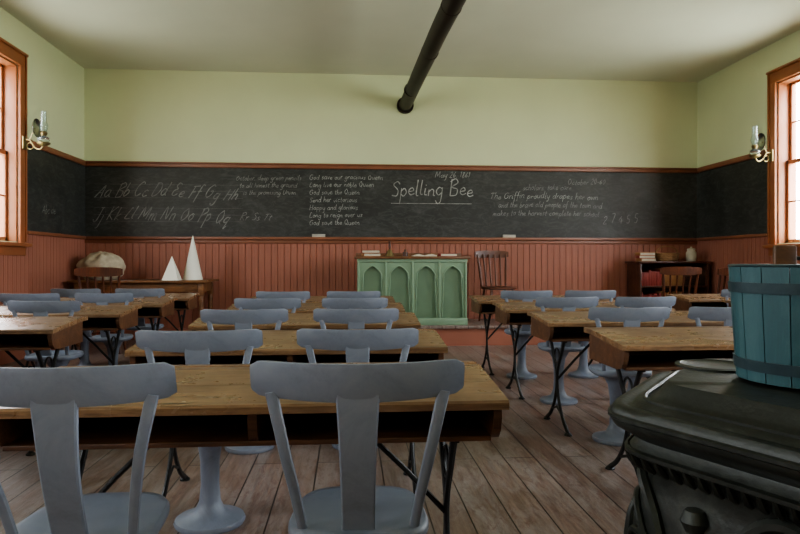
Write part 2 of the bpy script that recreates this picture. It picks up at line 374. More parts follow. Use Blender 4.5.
# ------------------------------------------------------------------ chalk handwriting (stroke alphabet)
F = {
'a': (1.15, ['.9,.85 .45,1 .05,.5 .35,0 .8,.35 .9,1 .9,.15 1.15,.1']), 'b': (1.0, ['.15,2 .1,.1 .5,0 .85,.5 .5,.95 .12,.6']),
'c': (.95, ['.85,.8 .5,1 .08,.5 .4,0 .95,.2']), 'd': (1.15, ['.85,.85 .4,1 .05,.5 .35,0 .8,.35 .95,2 .9,.2 1.15,.1']),
'e': (.95, ['.1,.45 .75,.6 .55,1 .15,.75 .1,.3 .45,0 .95,.2']), 'f': (.8, ['.85,1.8 .55,2 .35,1.5 .3,-.8', '0,.9 .75,.95']),
'g': (1.05, ['.85,.85 .4,1 .05,.5 .4,.05 .85,.4 .9,1 .8,-.7 .35,-1 .05,-.6']), 'h': (1.0, ['.1,2 .08,0', '.08,.5 .45,1 .78,.8 .8,.1 1,.05']),
'i': (.5, ['.15,1 .12,.15 .45,.05', '.18,1.4 .2,1.52']), 'j': (.55, ['.4,1 .35,-.7 .0,-.9', '.42,1.4 .44,1.52']),
'k': (.95, ['.1,2 .08,0', '.75,1 .15,.45 .85,0']), 'l': (.5, ['.2,2 .12,.2 .45,.05']), 'm': (1.45, ['.05,1 .05,0', '.05,.6 .35,1 .55,.8 .58,0', '.58,.6 .9,1 1.1,.8 1.12,.1 1.4,.05']),
'n': (1.0, ['.05,1 .05,0', '.05,.6 .45,1 .75,.8 .78,.1 1,.05']), 'o': (1.0, ['.5,1 .08,.55 .4,0 .88,.45 .5,1 .95,.85']), 'p': (1.0, ['.1,1 .05,-1', '.08,.6 .5,1 .85,.5 .5,0 .1,.25']),
'q': (1.05, ['.85,.85 .4,1 .05,.5 .4,0 .85,.4 .9,1 .8,-1 1.1,-.6']), 'r': (.75, ['.08,1 .08,0', '.08,.55 .4,.95 .72,.9']), 's': (.85, ['.75,.85 .4,1 .15,.75 .65,.35 .45,0 .05,.12']),
't': (.7, ['.3,1.7 .25,.2 .6,.05', '0,1.05 .65,1.08']), 'u': (1.1, ['.08,1 .1,.2 .45,0 .8,.35 .85,1 .85,.15 1.1,.05']), 'v': (.9, ['.05,1 .4,0 .8,1']),
'w': (1.3, ['.05,1 .25,0 .6,.8 .9,0 1.2,1']), 'x': (.85, ['.05,1 .75,0', '.75,1 .05,0']), 'y': (1.0, ['.08,1 .15,.3 .45,.1 .8,.4 .85,1', '.85,1 .65,-.8 .2,-1']), 'z': (.85, ['.1,1 .75,1 .1,0 .8,0']),
'A': (1.5, ['.0,0 .6,1.6 .85,2 .95,1 1.1,0', '.25,.8 1.1,.85']), 'B': (1.4, ['.2,2 .15,0', '.0,1.7 .7,2.05 1.1,1.6 .3,1.05 1.1,.8 1,.1 .1,0']), 'C': (1.4, ['1.2,1.7 .8,2 .2,1.4 .15,.5 .6,0 1.25,.4']), 'D': (1.5, ['.2,2 .15,0 .9,.1 1.3,1 .8,1.9 .0,1.9']),
'E': (1.2, ['1.05,1.8 .5,2 .25,1.5 .7,1.1 .2,.8 .15,.2 .6,0 1.1,.3']), 'F': (1.2, ['.3,1.9 .2,0', '.0,1.9 1.2,2', '.25,1 .9,1.05']), 'G': (1.5, ['1.2,1.7 .8,2 .2,1.4 .15,.5 .6,0 1.15,.4 1.2,1 .8,.95']), 'H': (1.5, ['.2,2 .15,0', '1.15,2 1.1,0', '.2,1 1.1,1.05']),
'I': (.7, ['.3,2 .25,0', '.0,2 .6,2', '.0,0 .6,0']), 'J': (1.0, ['.8,2 .75,.3 .4,-.1 .0,.3', '.4,2 1.1,2']), 'K': (1.4, ['.2,2 .15,0', '1.1,2 .2,.9 1.2,0']), 'L': (1.2, ['.6,1.8 .4,2 .2,1 .15,.1 1.1,.1']), 'M': (1.8, ['.0,0 .2,2 .8,.4 1.35,2 1.5,0']),
'N': (1.5, ['.0,0 .2,2 1.0,0 1.2,2']), 'O': (1.5, ['.7,2 .1,1.2 .5,0 1.2,.8 .7,2']), 'P': (1.3, ['.2,2 .15,0', '.0,1.8 .8,2.05 1.1,1.5 .25,1']), 'Q': (1.5, ['.7,2 .1,1.2 .5,0 1.2,.8 .7,2', '.7,.4 1.3,-.2']), 'R': (1.4, ['.2,2 .15,0', '.0,1.8 .8,2.05 1.1,1.5 .25,1 1.2,0']),
'S': (1.2, ['1.1,1.7 .7,2.05 .2,1.6 .9,.9 .8,.15 .1,.2']), 'T': (1.3, ['.6,1.95 .5,0', '.0,1.8 .6,2 1.3,1.9']), 'U': (1.4, ['.1,2 .15,.4 .6,0 1.0,.5 1.1,2']), 'W': (1.9, ['.0,2 .4,0 .9,1.6 1.2,0 1.8,2']), 'X': (1.3, ['.1,2 1.1,0', '1.1,2 .1,0']), 'Y': (1.3, ['.0,2 .6,1 1.2,2', '.6,1 .5,0']),
'0': (1.0, ['.5,1.9 .1,1 .5,0 .85,1 .5,1.9']), '1': (.6, ['.1,1.5 .35,1.9 .3,0']), '2': (1.0, ['.1,1.5 .5,1.9 .8,1.4 .1,0 .9,0']), '3': (1.0, ['.1,1.7 .6,1.9 .7,1.3 .3,1 .8,.5 .4,0 .05,.2']), '4': (1.0, ['.6,1.9 .05,.7 .95,.7', '.7,1.3 .65,0']), '5': (1.0, ['.85,1.9 .25,1.9 .2,1.1 .75,.9 .6,.05 .1,.1']),
'6': (1.0, ['.7,1.9 .15,.9 .3,.05 .8,.4 .5,.9 .15,.6']), '7': (.95, ['.1,1.9 .85,1.9 .35,0']), '8': (1.0, ['.75,1.7 .4,1.9 .2,1.5 .75,.5 .45,0 .15,.45 .75,1.7']), ',': (.4, ['.2,.1 .1,-.3']), '-': (.8, ['.1,.6 .7,.6']), '=': (.9, ['.1,.8 .8,.8', '.1,.4 .8,.4']),
}
def write(mb, s, x, z, xh, slant=0.25, wd=0.0055, sx=1.0, wall='B'):
    """hand-write string with stroke letters: xh = x-height in metres"""
    cx = 0.0; rnd = random.Random(s)
    for ch in s:
        if ch == ' ': cx += 0.8 * xh * sx; continue
        w_, strokes = F.get(ch, (0.6, []))
        jy = rnd.uniform(-0.16, 0.16); js = rnd.uniform(0.85, 1.12)
        for st in strokes:
            P = [tuple(float(q) for q in p.split(',')) for p in st.split()]
            P = [Vector((cx + (px * sx + py * slant) * xh, (py * js + jy) * xh + 0.3 * xh * math.sin(cx * 2.2), 0)) for px, py in P]
            C = catmull(P, 4) if len(P) > 2 else P
            L, Rr = [], []
            for i, p in enumerate(C):
                t = (C[min(i + 1, len(C) - 1)] - C[max(i - 1, 0)])
                if t.length < 1e-6: t = Vector((1, 0, 0))
                t.normalize(); nn = Vector((-t.y, t.x, 0)) * wd * rnd.uniform(0.6, 1.2)
                for lst, q in ((L, p + nn), (Rr, p - nn)):
                    if wall == 'B': lst.append(mb.bm.verts.new((x + q.x, YB - 0.0215, z + q.y)))
                    else: lst.append(mb.bm.verts.new((XL + 0.0215, x + q.x, z + q.y)))
            for i in range(len(L) - 1): mb.bm.faces.new((L[i], Rr[i], Rr[i + 1], L[i + 1]))
        cx += (w_ + 0.12) * xh * sx
cw = bpy.data.objects.new('chalk_writing', None); COL.objects.link(cw)
mb = MB()
write(mb, 'Spelling Bee', 0.58, 1.96, 0.105, 0.12, 0.0075, 0.92)
mb.box(0.58, 1.72, YB - 0.0215, YB - 0.0205, 1.865, 1.873)
obj('chalk_title', mb.mesh('chalk', 'chalk', recalc=False), cw)
mb = MB()
for i, l in enumerate(['God save our gracious Queen', 'Long live our noble Queen', 'God save the Queen', 'Send her victorious', 'Happy and glorious', 'Long to reign over us', 'God save the Queen']):
    write(mb, l, -0.55, 2.19 - i * 0.105, 0.035, 0.15, 0.0035, 1.0)
write(mb, 'The Griffin proudly drapes her own', 1.98, 1.94, 0.045, 0.25, 0.0038, 1.0)
write(mb, 'May 26, 1861', 1.20, 2.23, 0.040, 0.25, 0.0035)
obj('chalk_song', mb.mesh('chalk', 'chalk', recalc=False), cw)
mb = MB()
for i, l in enumerate(['October, deep green pencils', 'to all honest the ground', 'is the promising Union']):
    write(mb, l, -1.55 + i * 0.05, 2.17 - i * 0.10, 0.033, 0.3, 0.0036)
write(mb, 'and the brave old people of the town and', 2.10, 1.82, 0.039, 0.25, 0.0038, 0.95)
write(mb, 'makes to the harvest complete her school', 2.02, 1.70, 0.039, 0.25, 0.0038, 0.98)
write(mb, 'scholars, take care', 2.45, 2.07, 0.038, 0.3, 0.0036)
write(mb, 'October 20-60', 3.1, 2.15, 0.040, 0.25, 0.0036)
write(mb, '2 7 4 5 5', 3.62, 1.60, 0.06, 0.15, 0.0045)
write(mb, 'Abc de', 7.75, 1.62, 0.05, 0.3, 0.0035, 1, 'L')
obj('chalk_notes', mb.mesh('chalk', 'chalkm', recalc=False), cw)
mb = MB()
write(mb, 'Aa Bb Cc Dd Ee Ff Gg Hh', -3.42, 1.92, 0.088, 0.55, 0.0065, 0.80)
write(mb, 'Jj Kk Ll Mm Nn Oo Pp Qq', -3.45, 1.60, 0.088, 0.55, 0.0065, 0.78)
for z in (1.92, 2.015, 2.1, 1.60, 1.69, 1.78): mb.box(-3.42, -1.45, YB - 0.0213, YB - 0.0205, z, z + 0.002)
write(mb, 'Rr Ss Tt', -1.5, 1.62, 0.05, 0.5, 0.004)
obj('chalk_alphabet', mb.mesh('chalk', 'chalkf', recalc=False), cw)
er = [('felt', MB().box(-0.09, 0.09, -0.02, 0.02, 0.012, 0.04, 0.004).mesh('f', 'felt')), ('back', MB().box(-0.09, 0.09, -0.02, 0.02, 0, 0.013, 0.002).mesh('b', 'paper'))]
for x in (-0.42, 2.25): inst('board_eraser', er, (x, YB - 0.046, BT + 0.02))

# ------------------------------------------------------------------ school chair (gray, pedestal)
def chair_tpl():
    T = []
    rings = []
    N = 40
    for (sc, z) in ((0.80, 0.395), (0.95, 0.400), (1.0, 0.412), (1.0, 0.424), (0.96, 0.433), (0.85, 0.434), (0.6, 0.427), (0.3, 0.423), (0.02, 0.422)):
        r = []
        for k in range(N):
            a = 2 * math.pi * k / N; ca, sa = math.cos(a), math.sin(a)
            x = 0.160 * math.copysign(abs(ca) ** 0.6, ca); y = 0.160 * math.copysign(abs(sa) ** 0.6, sa)
            x *= 1 - 0.5 * y
            r.append((x * sc, y * sc - 0.028, z))
        rings.append(r)
    T.append(('seat', MB().loft(rings).mesh('seat', 'gray', 50)))
    mb = MB(); rings = []
    n = 28
    for i in range(n + 1):
        t = -1 + 2 * i / n; x = 0.228 * t
        yc = -0.238 + 0.055 * t * t
        h = 0.040 * (1 - 0.08 * t * t) * (1 if abs(t) < 0.9 else math.sqrt(max(0.05, 1 - ((abs(t) - 0.9) / 0.105) ** 2)) * 0.35 + 0.65)
        zc = 0.757 + 0.006 * t * t; th = 0.0095
        ln = Vector((-2 * 0.055 * t / 0.236, 1, 0)).normalized()
        r = []
        for (a, b2) in ((-1, -0.75), (-0.6, -1), (0.6, -1), (1, -0.75), (1, 0.75), (0.6, 1), (-0.6, 1), (-1, 0.75)):
            r.append((x + ln.x * th * a, yc + ln.y * th * a - b2 * 0.010, zc + h * b2))
        rings.append(r)
    T.append(('top_rail', MB().loft(rings).mesh('rail', 'gray', 50)))
    rings = []
    for i in range(11):
        t = i / 10; z = 0.42 + (0.735 - 0.42) * t; y = -0.150 - 0.082 * t - 0.014 * math.sin(math.pi * t)
        hw = 0.034 + 0.010 * t + 0.003 * (2 * t - 1) ** 2; th = 0.008
        rings.append([(-hw, y - th * .6, z), (-hw + 0.004, y - th, z), (hw - 0.004, y - th, z), (hw, y - th * .6, z), (hw, y + th * .6, z), (hw - 0.004, y + th, z), (-hw + 0.004, y + th, z), (-hw, y + th * .6, z)])
    T.append(('splat', MB().loft(rings).mesh('splat', 'gray', 30)))
    mb = MB()
    for s in (-1, 1):
        pts = catmull([(s * 0.122, -0.135, 0.41), (s * 0.138, -0.165, 0.51), (s * 0.160, -0.197, 0.62), (s * 0.186, -0.200, 0.735)], 4)
        mb.sweep(pts, [0.012 + 0.003 * i / len(pts) for i in range(len(pts))], 10, 0.95, 0.7, up=(1, 0, 0))
    T.append(('stiles', mb.mesh('stiles', 'gray')))
    mb = MB()
    mb.lathe([(0, 0), (0.135, 0), (0.14, 0.01), (0.135, 0.022), (0.10, 0.032), (0.06, 0.05), (0.042, 0.09), (0.036, 0.16), (0.038, 0.25), (0.05, 0.33), (0.075, 0.375), (0.11, 0.395), (0.0, 0.396)], 28)
    T.append(('pedestal', mb.mesh('pedestal', 'gray', 50)))
    return T
CH = chair_tpl()

# ------------------------------------------------------------------ school desk
def desk_tpl(w=1.34):
    T = []; h = w / 2; D = 0.47
    def zt(y): return 0.685 + 0.032 * min(1, y / 0.37)
    mb = MB()
    mb.prism([(0.0, zt(0) - 0.024), (0.19, zt(0.19) - 0.024), (0.19, zt(0.19)), (0.006, zt(0)), (0, zt(0) - 0.006)], 'X', -h, h, 0.0)
    mb.prism([(0.1925, zt(0.19) - 0.024), (0.37, zt(0.37) - 0.024), (0.37, zt(0.37)), (0.1925, zt(0.19))], 'X', -h, h, 0.0)
    mb.prism([(0.373, zt(0.37) - 0.024), (D, zt(0.37) - 0.024), (D, zt(0.37)), (0.44, zt(.37)), (0.432, zt(.37) - 0.005), (0.422, zt(.37) - 0.005), (0.414, zt(.37)), (0.373, zt(0.37))], 'X', -h, h, 0.0)
    T.append(('desk_top', mb.mesh('desk_top', 'desk', 25)))
    mb = MB()
    side = [(0.10, 0.565), (0.43, 0.565), (0.43, zt(0.4) - 0.024), (0.02, zt(0.02) - 0.024), (0.018, 0.635), (0.03, 0.60), (0.055, 0.575)]
    for x in (-h + 0.015, h - 0.037): mb.prism(side, 'X', x, x + 0.022, 0.003)
    mb.prism(side, 'X', -0.012, 0.012, 0.003)
    mb.box(-h + 0.037, h - 0.037, 0.41, 0.428, 0.567, zt(0.4) - 0.026)
    T.append(('box_sides', mb.mesh('box_sides', 'deskside')))
    mb = MB(); mb.box(-h + 0.037, h - 0.037, 0.05, 0.41, 0.566, 0.580, 0.002)
    T.append(('book_shelf', mb.mesh('book_shelf', 'deskside')))
    mb = MB()
    for s in (-1, 1):
        x = s * (h - 0.13)
        A = catmull([(x, 0.10, 0.565), (x, 0.16, 0.47), (x, 0.235, 0.34), (x, 0.215, 0.20), (x, 0.13, 0.08), (x, 0.03, 0.012)], 5)
        B = catmull([(x, 0.38, 0.565), (x, 0.32, 0.47), (x, 0.245, 0.34), (x, 0.265, 0.20), (x, 0.35, 0.08), (x, 0.45, 0.012)], 5)
        for P in (A, B):
            nn = len(P); mb.sweep(P, [0.011 + 0.003 * abs(2 * i / nn - 1) for i in range(nn)], 8, 1.0, 0.8)
        for y in (0.03, 0.45): mb.lathe([(0, 0), (0.024, 0), (0.024, 0.006), (0.012, 0.018), (0, 0.02)], 12, (x, y, 0))
        mb.box(x - 0.012, x + 0.012, 0.08, 0.40, 0.553, 0.566, 0.002)
        ringp = [(x, 0.24 + 0.045 * math.cos(a), 0.455 + 0.045 * math.sin(a)) for a in [2 * math.pi * k / 20 for k in range(20)]]
        mb.sweep(ringp, 0.006, 6, closed=True)
        mb.sweep([(x, 0.14, 0.095), (x, 0.24, 0.13), (x, 0.34, 0.095)], 0.007, 6)
        mb.sweep([(x, 0.24, 0.30), (x - s * 0.12, 0.24, 0.43), (x - s * 0.26, 0.24, 0.566)], 0.008, 8)
    T.append(('iron_legs', mb.mesh('iron_legs', 'iron')))
    return T
DK = desk_tpl()

def place_desk(cx, y): inst('school_desk', DK, (cx, y, 0))
def place_chair(x, y, sc=1.0): inst('school_chair', CH, (x, y, 0), random.uniform(-2.5, 2.5), sc)
for i, y in enumerate((1.67, 2.73, 3.78, 4.83, 5.88)):
    place_desk(-0.25, y)
    sc = (1.0, 1.0, 1.05) if i == 0 else 1.0
    for dx in ((-0.345, 0.275) if i == 0 else (-0.31, 0.29)): place_chair(-0.25 + dx, y - 0.075, sc)
for i, y in enumerate((2.73, 3.78, 4.83, 5.88)):
    place_desk(1.86, y)
    if i > 0:
        for dx in (-0.29, 0.29): place_chair(1.86 + dx, y - 0.09)
for i, y in enumerate((2.6, 3.63, 4.66, 5.69, 6.6)):
    place_desk(-2.27, y)
    for dx in (-0.30, 0.29): place_chair(-2.27 + dx, y - 0.09)
for i, y in enumerate((3.9, 4.95, 6.0)):
    place_desk(3.95, y)
    for dx in (-0.29, 0.29): place_chair(3.95 + dx, y - 0.09)

# ------------------------------------------------------------------ teacher's desk
e = bpy.data.objects.new('teacher_desk', None); COL.objects.link(e); e.location = (0.10, 8.12, 0.25)
W, Hh, Dp = 1.40, 0.86, 0.56
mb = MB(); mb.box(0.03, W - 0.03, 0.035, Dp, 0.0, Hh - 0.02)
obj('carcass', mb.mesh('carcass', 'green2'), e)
mb = MB(); bays = 4; bw = (W - 0.04) / bays
for k in range(bays):
    x0 = 0.02 + k * bw; x1 = x0 + bw; a0, a1 = x0 + 0.035, x1 - 0.035; zb, zs, ztp = 0.09, 0.56, Hh - 0.06
    xm = (a0 + a1) / 2; half = (a1 - a0) / 2
    arch = []
    for i in range(1, 12):
        t = i / 12; x = a0 + (a1 - a0) * t
        dxx = abs(x - xm); Rr = half * 1.5
        z = zs + math.sqrt(max(0, Rr * Rr - (dxx + Rr - half) ** 2)); arch.append((x, z))
    inn = [(a0, zb), (a0, zs), (a0, zs)] + arch + [(a1, zs), (a1, zs), (a1, zb)]
    out = [(x0, zb), (x0, zs), (x0, ztp)] + [(p[0], ztp) for p in arch] + [(x1, ztp), (x1, zs), (x1, zb)]
    for i in range(len(inn) - 1):
        q = []
        for p in (out[i], out[i + 1], inn[i + 1], inn[i]):
            if p not in q: q.append(p)
        if len(q) > 2: mb.bm.faces.new([mb.bm.verts.new((p[0], 0.0, p[1])) for p in q])
        if inn[i] != inn[i + 1]:
            a, b2 = inn[i], inn[i + 1]
            mb.bm.faces.new([mb.bm.verts.new(c) for c in ((a[0], 0, a[1]), (b2[0], 0, b2[1]), (b2[0], 0.035, b2[1]), (a[0], 0.035, a[1]))])
    mb.sweep([(p[0], 0.0, p[1]) for p in inn if p != (a0, zs) and p != (a1, zs)], 0.007, 6)
    mb.box(x0 - 0.012, x0 + 0.012, -0.018, 0.01, 0.09, ztp, 0.004)
mb.box(W - 0.032, W - 0.008, -0.018, 0.01, 0.09, Hh - 0.06, 0.004)
mb.box(0.0, W, -0.022, 0.04, 0.0, 0.09, 0.006); mb.box(0.0, W, -0.015, 0.04, Hh - 0.065, Hh - 0.02, 0.006)
mb.box(0.005, 0.03, 0.0, Dp, 0.0, Hh - 0.02, 0.003); mb.box(W - 0.03, W - 0.005, 0.0, Dp, 0, Hh - 0.02, 0.003)
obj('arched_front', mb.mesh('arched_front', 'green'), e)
mb = MB(); mb.box(-0.03, W + 0.03, -0.045, Dp + 0.03, Hh - 0.02, Hh + 0.012, 0.006); mb.box(-0.01, W + 0.01, Dp - 0.03, Dp, Hh + 0.012, Hh + 0.06, 0.004)
obj('top_slab', mb.mesh('top_slab', 'brown'), e)
TZ = 0.25 + 0.86 + 0.012
def book(col): return [('cover', MB().box(-0.11, 0.11, -0.08, 0.08, 0, 0.006, 0.002).box(-0.11, 0.11, -0.08, 0.08, 0.034, 0.04, 0.002).box(-0.113, -0.107, -0.08, 0.08, 0, 0.04, 0.002).mesh('c', col)), ('pages', MB().box(-0.105, 0.105, -0.075, 0.075, 0.006, 0.034).mesh('p', 'paper'))]
bk, bk2 = book('bookb'), book('bookr')
inst('book', bk, (0.28, 8.32, TZ), 12); inst('book', bk2, (0.28, 8.32, TZ + 0.041), -8); inst('book', bk2, (1.28, 8.35, TZ), 5)
inst('hand_bell', [('bell', MB().lathe([(0, .09), (0.02, 0.088), (0.035, 0.06), (0.05, 0.02), (0.06, 0), (0.055, 0), (0.0, 0.08)], 20).mesh('b', 'brass')), ('handle', MB().lathe([(0, .085), (0.012, 0.09), (0.017, 0.13), (0.012, 0.17), (0.018, 0.19), (0, 0.2)], 14).mesh('h', 'dbrown'))], (0.52, 8.30, TZ))
inst('ink_bottle', [('bottle', MB().lathe([(0, 0), (0.035, 0), (0.035, 0.05), (0.015, 0.065), (0.015, 0.085), (0.02, 0.09), (0, 0.09)], 18).mesh('b', 'dbrown'))], (0.72, 8.28, TZ))
inst('open_book', [('pages', MB().prism([(-0.15, 0), (0.15, 0), (0.15, 0.012), (0.08, 0.03), (0.0, 0.008), (-0.08, 0.03), (-0.15, 0.012)], 'Y', -0.11, 0.11).mesh('p', 'paper'))], (0.96, 8.25, TZ), 3)

# ------------------------------------------------------------------ corner table
e = bpy.data.objects.new('work_table', None); COL.objects.link(e)
mb = MB(); mb.box(-3.46, -1.76, 8.22, 8.90, 0.79, 0.82, 0.006); mb.box(-3.38, -1.84, 8.28, 8.30, 0.67, 0.79, 0.003); mb.box(-3.38, -1.84, 8.83, 8.85, 0.67, 0.79, 0.003)
mb.box(-3.38, -3.36, 8.28, 8.85, 0.67, 0.79); mb.box(-1.86, -1.84, 8.28, 8.85, 0.67, 0.79)
obj('table_top', mb.mesh('table_top', 'brown'), e)
mb = MB()
for x in (-3.36, -1.86):
    for y in (8.30, 8.83):
        mb.box(x - 0.035, x + 0.035, y - 0.035, y + 0.035, 0.62, 0.79, 0.004)
        mb.lathe([(0, 0), (0.02, 0), (0.026, 0.05), (0.022, 0.12), (0.034, 0.4), (0.028, 0.52), (0.036, 0.56), (0.03, 0.62), (0, 0.62)], 14, (x, y, 0))
obj('table_legs', mb.mesh('table_legs', 'brown'), e)
obj('white_cone', MB().lathe([(0, 0), (0.125, 0), (0.125, 0.006), (0.004, 0.57), (0, 0.575)], 36).mesh('cone', 'white', 60), None, (-2.02, 8.54, 0.82))
py = MB(); py.loft([[(-.10, -.10, 0), (.10, -.10, 0), (.10, .10, 0), (-.10, .10, 0)], [(-.003, -.003, 0.30), (.003, -.003, .30), (.003, .003, .30), (-.003, .003, .30)]])
obj('white_pyramid', py.mesh('pyr', 'white'), None, (-2.23, 8.34, 0.82))
t = bmesh.new(); bmesh.ops.create_icosphere(t, subdivisions=5, radius=1)
for v in t.verts:
    d = v.co.copy(); nn = noise.fractal(d * 1.6 + Vector((3, 1, 2)), 1, 2, 4); fold = 0.05 * math.sin(math.atan2(d.y, d.x) * 9 + d.z * 3)
    k = 1 + 0.13 * nn + fold * (0.5 + 0.5 * d.z)
    x, y, z = d.x * 0.27 * k, d.y * 0.22 * k, d.z * 0.22 * k
    if d.z > 0.3: x *= 1 - 0.35 * (d.z - 0.3); x += 0.05 * (d.z - .3)
    z = max(z, -0.15); v.co = (x, y, z + 0.15)
mb = MB(); mb.merge(t); obj('burlap_sack', mb.mesh('sack', 'sack', 80), None, (-3.17, 8.56, 0.82))

# ------------------------------------------------------------------ spindle-back wooden chair
def schair():
    T = []
    rings = []
    for sc, z in ((0.85, 0.425), (1, 0.435), (1, 0.455), (0.93, 0.462), (0.4, 0.452), (0.02, 0.45)):
        rings.append([(sc * 0.21 * math.copysign(abs(math.cos(a)) ** .6, math.cos(a)), sc * 0.20 * math.copysign(abs(math.sin(a)) ** .6, math.sin(a)), z) for a in [2 * math.pi * k / 32 for k in range(32)]])
    T.append(('seat', MB().loft(rings).mesh('s', 'chair', 50)))
    mb = MB()
    for sx in (-1, 1):
        for sy in (-1, 1):
            mb.sweep([(sx * 0.14, sy * 0.13, 0.43), (sx * 0.165, sy * 0.16, 0.25), (sx * 0.195, sy * 0.19, 0.003)], [0.014, 0.02, 0.012], 10)
    for sy in (-1, 1): mb.sweep([(-0.172, sy * 0.167, 0.2), (0, sy * 0.167, 0.2), (0.172, sy * 0.167, 0.2)], [0.008, 0.012, 0.008], 8)
    for sx in (-1, 1): mb.sweep([(sx * 0.176, -0.17, 0.17), (sx * 0.176, 0, 0.17), (sx * 0.176, 0.17, 0.17)], [0.008, 0.012, 0.008], 8)
    T.append(('legs', mb.mesh('l', 'chair')))
    mb = MB()
    for k in range(6):
        t = -1 + 2 * k / 5; big = abs(t) > 0.99
        x0, x1 = 0.165 * t, 0.20 * t
        mb.sweep([(x0, 0.165, 0.44), ((x0 + x1) / 2, 0.20, 0.66), (x1, 0.245, 0.88)], [0.013, 0.018 if big else 0.011, 0.011], 8)
    rings = []
    for i in range(15):
        t = -1 + 2 * i / 14; x = 0.235 * t; y = 0.252 - 0.03 * t * t + 0.02; hh = 0.05 * (1 - 0.35 * t ** 4)
        rings.append([(x, y - 0.01, 0.885 - hh), (x, y + 0.01, 0.885 - hh), (x, y + 0.016, 0.885 + hh), (x, y - 0.004, 0.885 + hh)])
    mb.loft(rings)
    T.append(('back', mb.mesh('b', 'chair')))
    return T
SC = schair()
inst('spindle_back_chair', SC, (1.97, 8.42, 0.253), 8, 1.02)
inst('wooden_chair', SC, (-2.84, 7.72, 0), 190, 1.06)
inst('wooden_chair', SC, (4.18, 8.02, 0), 170, 1.06); inst('wooden_chair', SC, (4.70, 7.92, 0), 195, 1.05)

# ------------------------------------------------------------------ book cabinet in right corner
e = bpy.data.objects.new('book_cabinet', None); COL.objects.link(e); e.location = (3.95, 8.50, 0)
mb = MB(); w = 0.98
mb.box(0, 0.025, 0, 0.42, 0, 1.03, 0.003); mb.box(w - 0.025, w, 0, 0.42, 0, 1.03, 0.003); mb.box(0.025, w - 0.025, 0.40, 0.42, 0, 1.03)
for z in (0.06, 0.38, 0.70): mb.box(0.025, w - 0.025, 0.01, 0.4, z, z + 0.022, 0.002)
mb.box(-0.03, w + 0.03, -0.03, 0.43, 1.03, 1.06, 0.006)
obj('carcass', mb.mesh('cab', 'dbrown'), e)
for key in ('bookr', 'bookb', 'deskin'):
    mb = MB(); random.seed(len(key) * 3 + ord(key[-1]))
    for z in (0.082, 0.402, 0.722):
        x = 0.03 + {'bookr': 0, 'bookb': 0.31, 'deskin': 0.62}[key]; x1 = x + 0.28
        while x < x1:
            tk = random.uniform(0.02, 0.045); mb.box(x, x + tk - 0.002, 0.05, 0.28, z, z + random.uniform(0.17, 0.25), 0.002); x += tk
    obj('books', mb.mesh('books', key), e)
bt = MB()
bt.lathe([(0, 0), (0.13, 0), (0.15, 0.05), (0.16, 0.11), (0.15, 0.11), (0.14, 0.05), (0.12, 0.01), (0, 0.01)], 32)
for z in (0.02, 0.05, 0.08, 0.11): bt.sweep([((0.135 + z * 0.24) * math.cos(a), (0.135 + z * 0.24) * math.sin(a), z) for a in [2 * math.pi * k / 32 for k in range(32)]], 0.008, 6, closed=True)
bt.sweep([(0.155 * math.cos(a), 0, 0.11 + 0.10 * math.sin(a)) for a in [math.pi * k / 16 for k in range(17)]], 0.007, 6)
inst('wicker_basket', [('basket', bt.mesh('b', 'wicker'))], (4.44, 8.72, 1.06))
inst('book', bk, (4.11, 8.66, 1.06), 4); inst('book', bk2, (4.10, 8.66, 1.101), -6); inst('book', bk, (4.10, 8.67, 1.142), 2)
inst('lidded_jar', [('jar', MB().lathe([(0, 0), (0.06, 0), (0.068, 0.04), (0.068, 0.12), (0.05, 0.15), (0.055, 0.155), (0.055, 0.175), (0.012, 0.185), (0.014, 0.2), (0, 0.205)], 22).mesh('j', 'paper'))], (4.76, 8.66, 1.06))

# ------------------------------------------------------------------ wall oil lamps
def lamp_tpl():
    T = []
    mb = MB()
    mb.box(0, 0.012, -0.03, 0.03, -0.05, 0.07, 0.003)
    mb.sweep(catmull([(0.01, 0, 0.04), (0.06, 0, 0.03), (0.10, 0, -0.03), (0.15, 0, -0.05), (0.18, 0, -0.01)], 5), 0.008, 8)
    mb.sweep([(0.06 + 0.03 * math.cos(a), 0, -0.02 + 0.03 * math.sin(a)) for a in [2 * math.pi * k / 16 for k in range(16)]], 0.005, 6, closed=True)
    mb.lathe([(0, -0.02), (0.03, -0.015), (0.055, 0.0), (0.06, 0.012), (0.055, 0.012), (0.0, 0.0)], 24, (0.18, 0, 0))
    mb.lathe([(0.02, 0.075), (0.026, 0.085), (0.034, 0.10), (0.028, 0.118), (0, 0.118)], 20, (0.18, 0, 0))
    T.append(('bracket', mb.mesh('br', 'brass')))
    mb = MB(); mb.lathe([(0, 0.012), (0.03, 0.013), (0.052, 0.035), (0.048, 0.06), (0.022, 0.078), (0, 0.078)], 24, (0.18, 0, 0))
    T.append(('font', mb.mesh('fo', 'glass', 70)))
    mb = MB(); mb.lathe([(0.024, 0.112), (0.036, 0.15), (0.040, 0.175), (0.027, 0.215), (0.022, 0.31), (0.020, 0.31), (0.025, 0.215), (0.038, 0.175), (0.034, 0.15), (0.022, 0.112)], 24, (0.18, 0, 0))
    T.append(('chimney', mb.mesh('ch', 'glass', 70)))
    m2 = MB(); m2.lathe([(0, 0.0), (0.04, 0.004), (0.075, 0.014), (0.09, 0.026), (0.087, 0.03), (0.072, 0.019), (0.04, 0.009), (0, 0.005)], 28)
    me = m2.mesh('refl', 'tin'); me.transform(Matrix.Translation((0.095, 0, 0.15)) @ Matrix.Rotation(R(90), 4, 'Y'))
    T.append(('reflector', me))
    mb = MB(); mb.sweep([(0.105, 0, 0.15), (0.07, 0, 0.08), (0.05, 0, 0.03)], 0.004, 6)
    T.append(('reflector_arm', mb.mesh('ra', 'brass')))
    return T
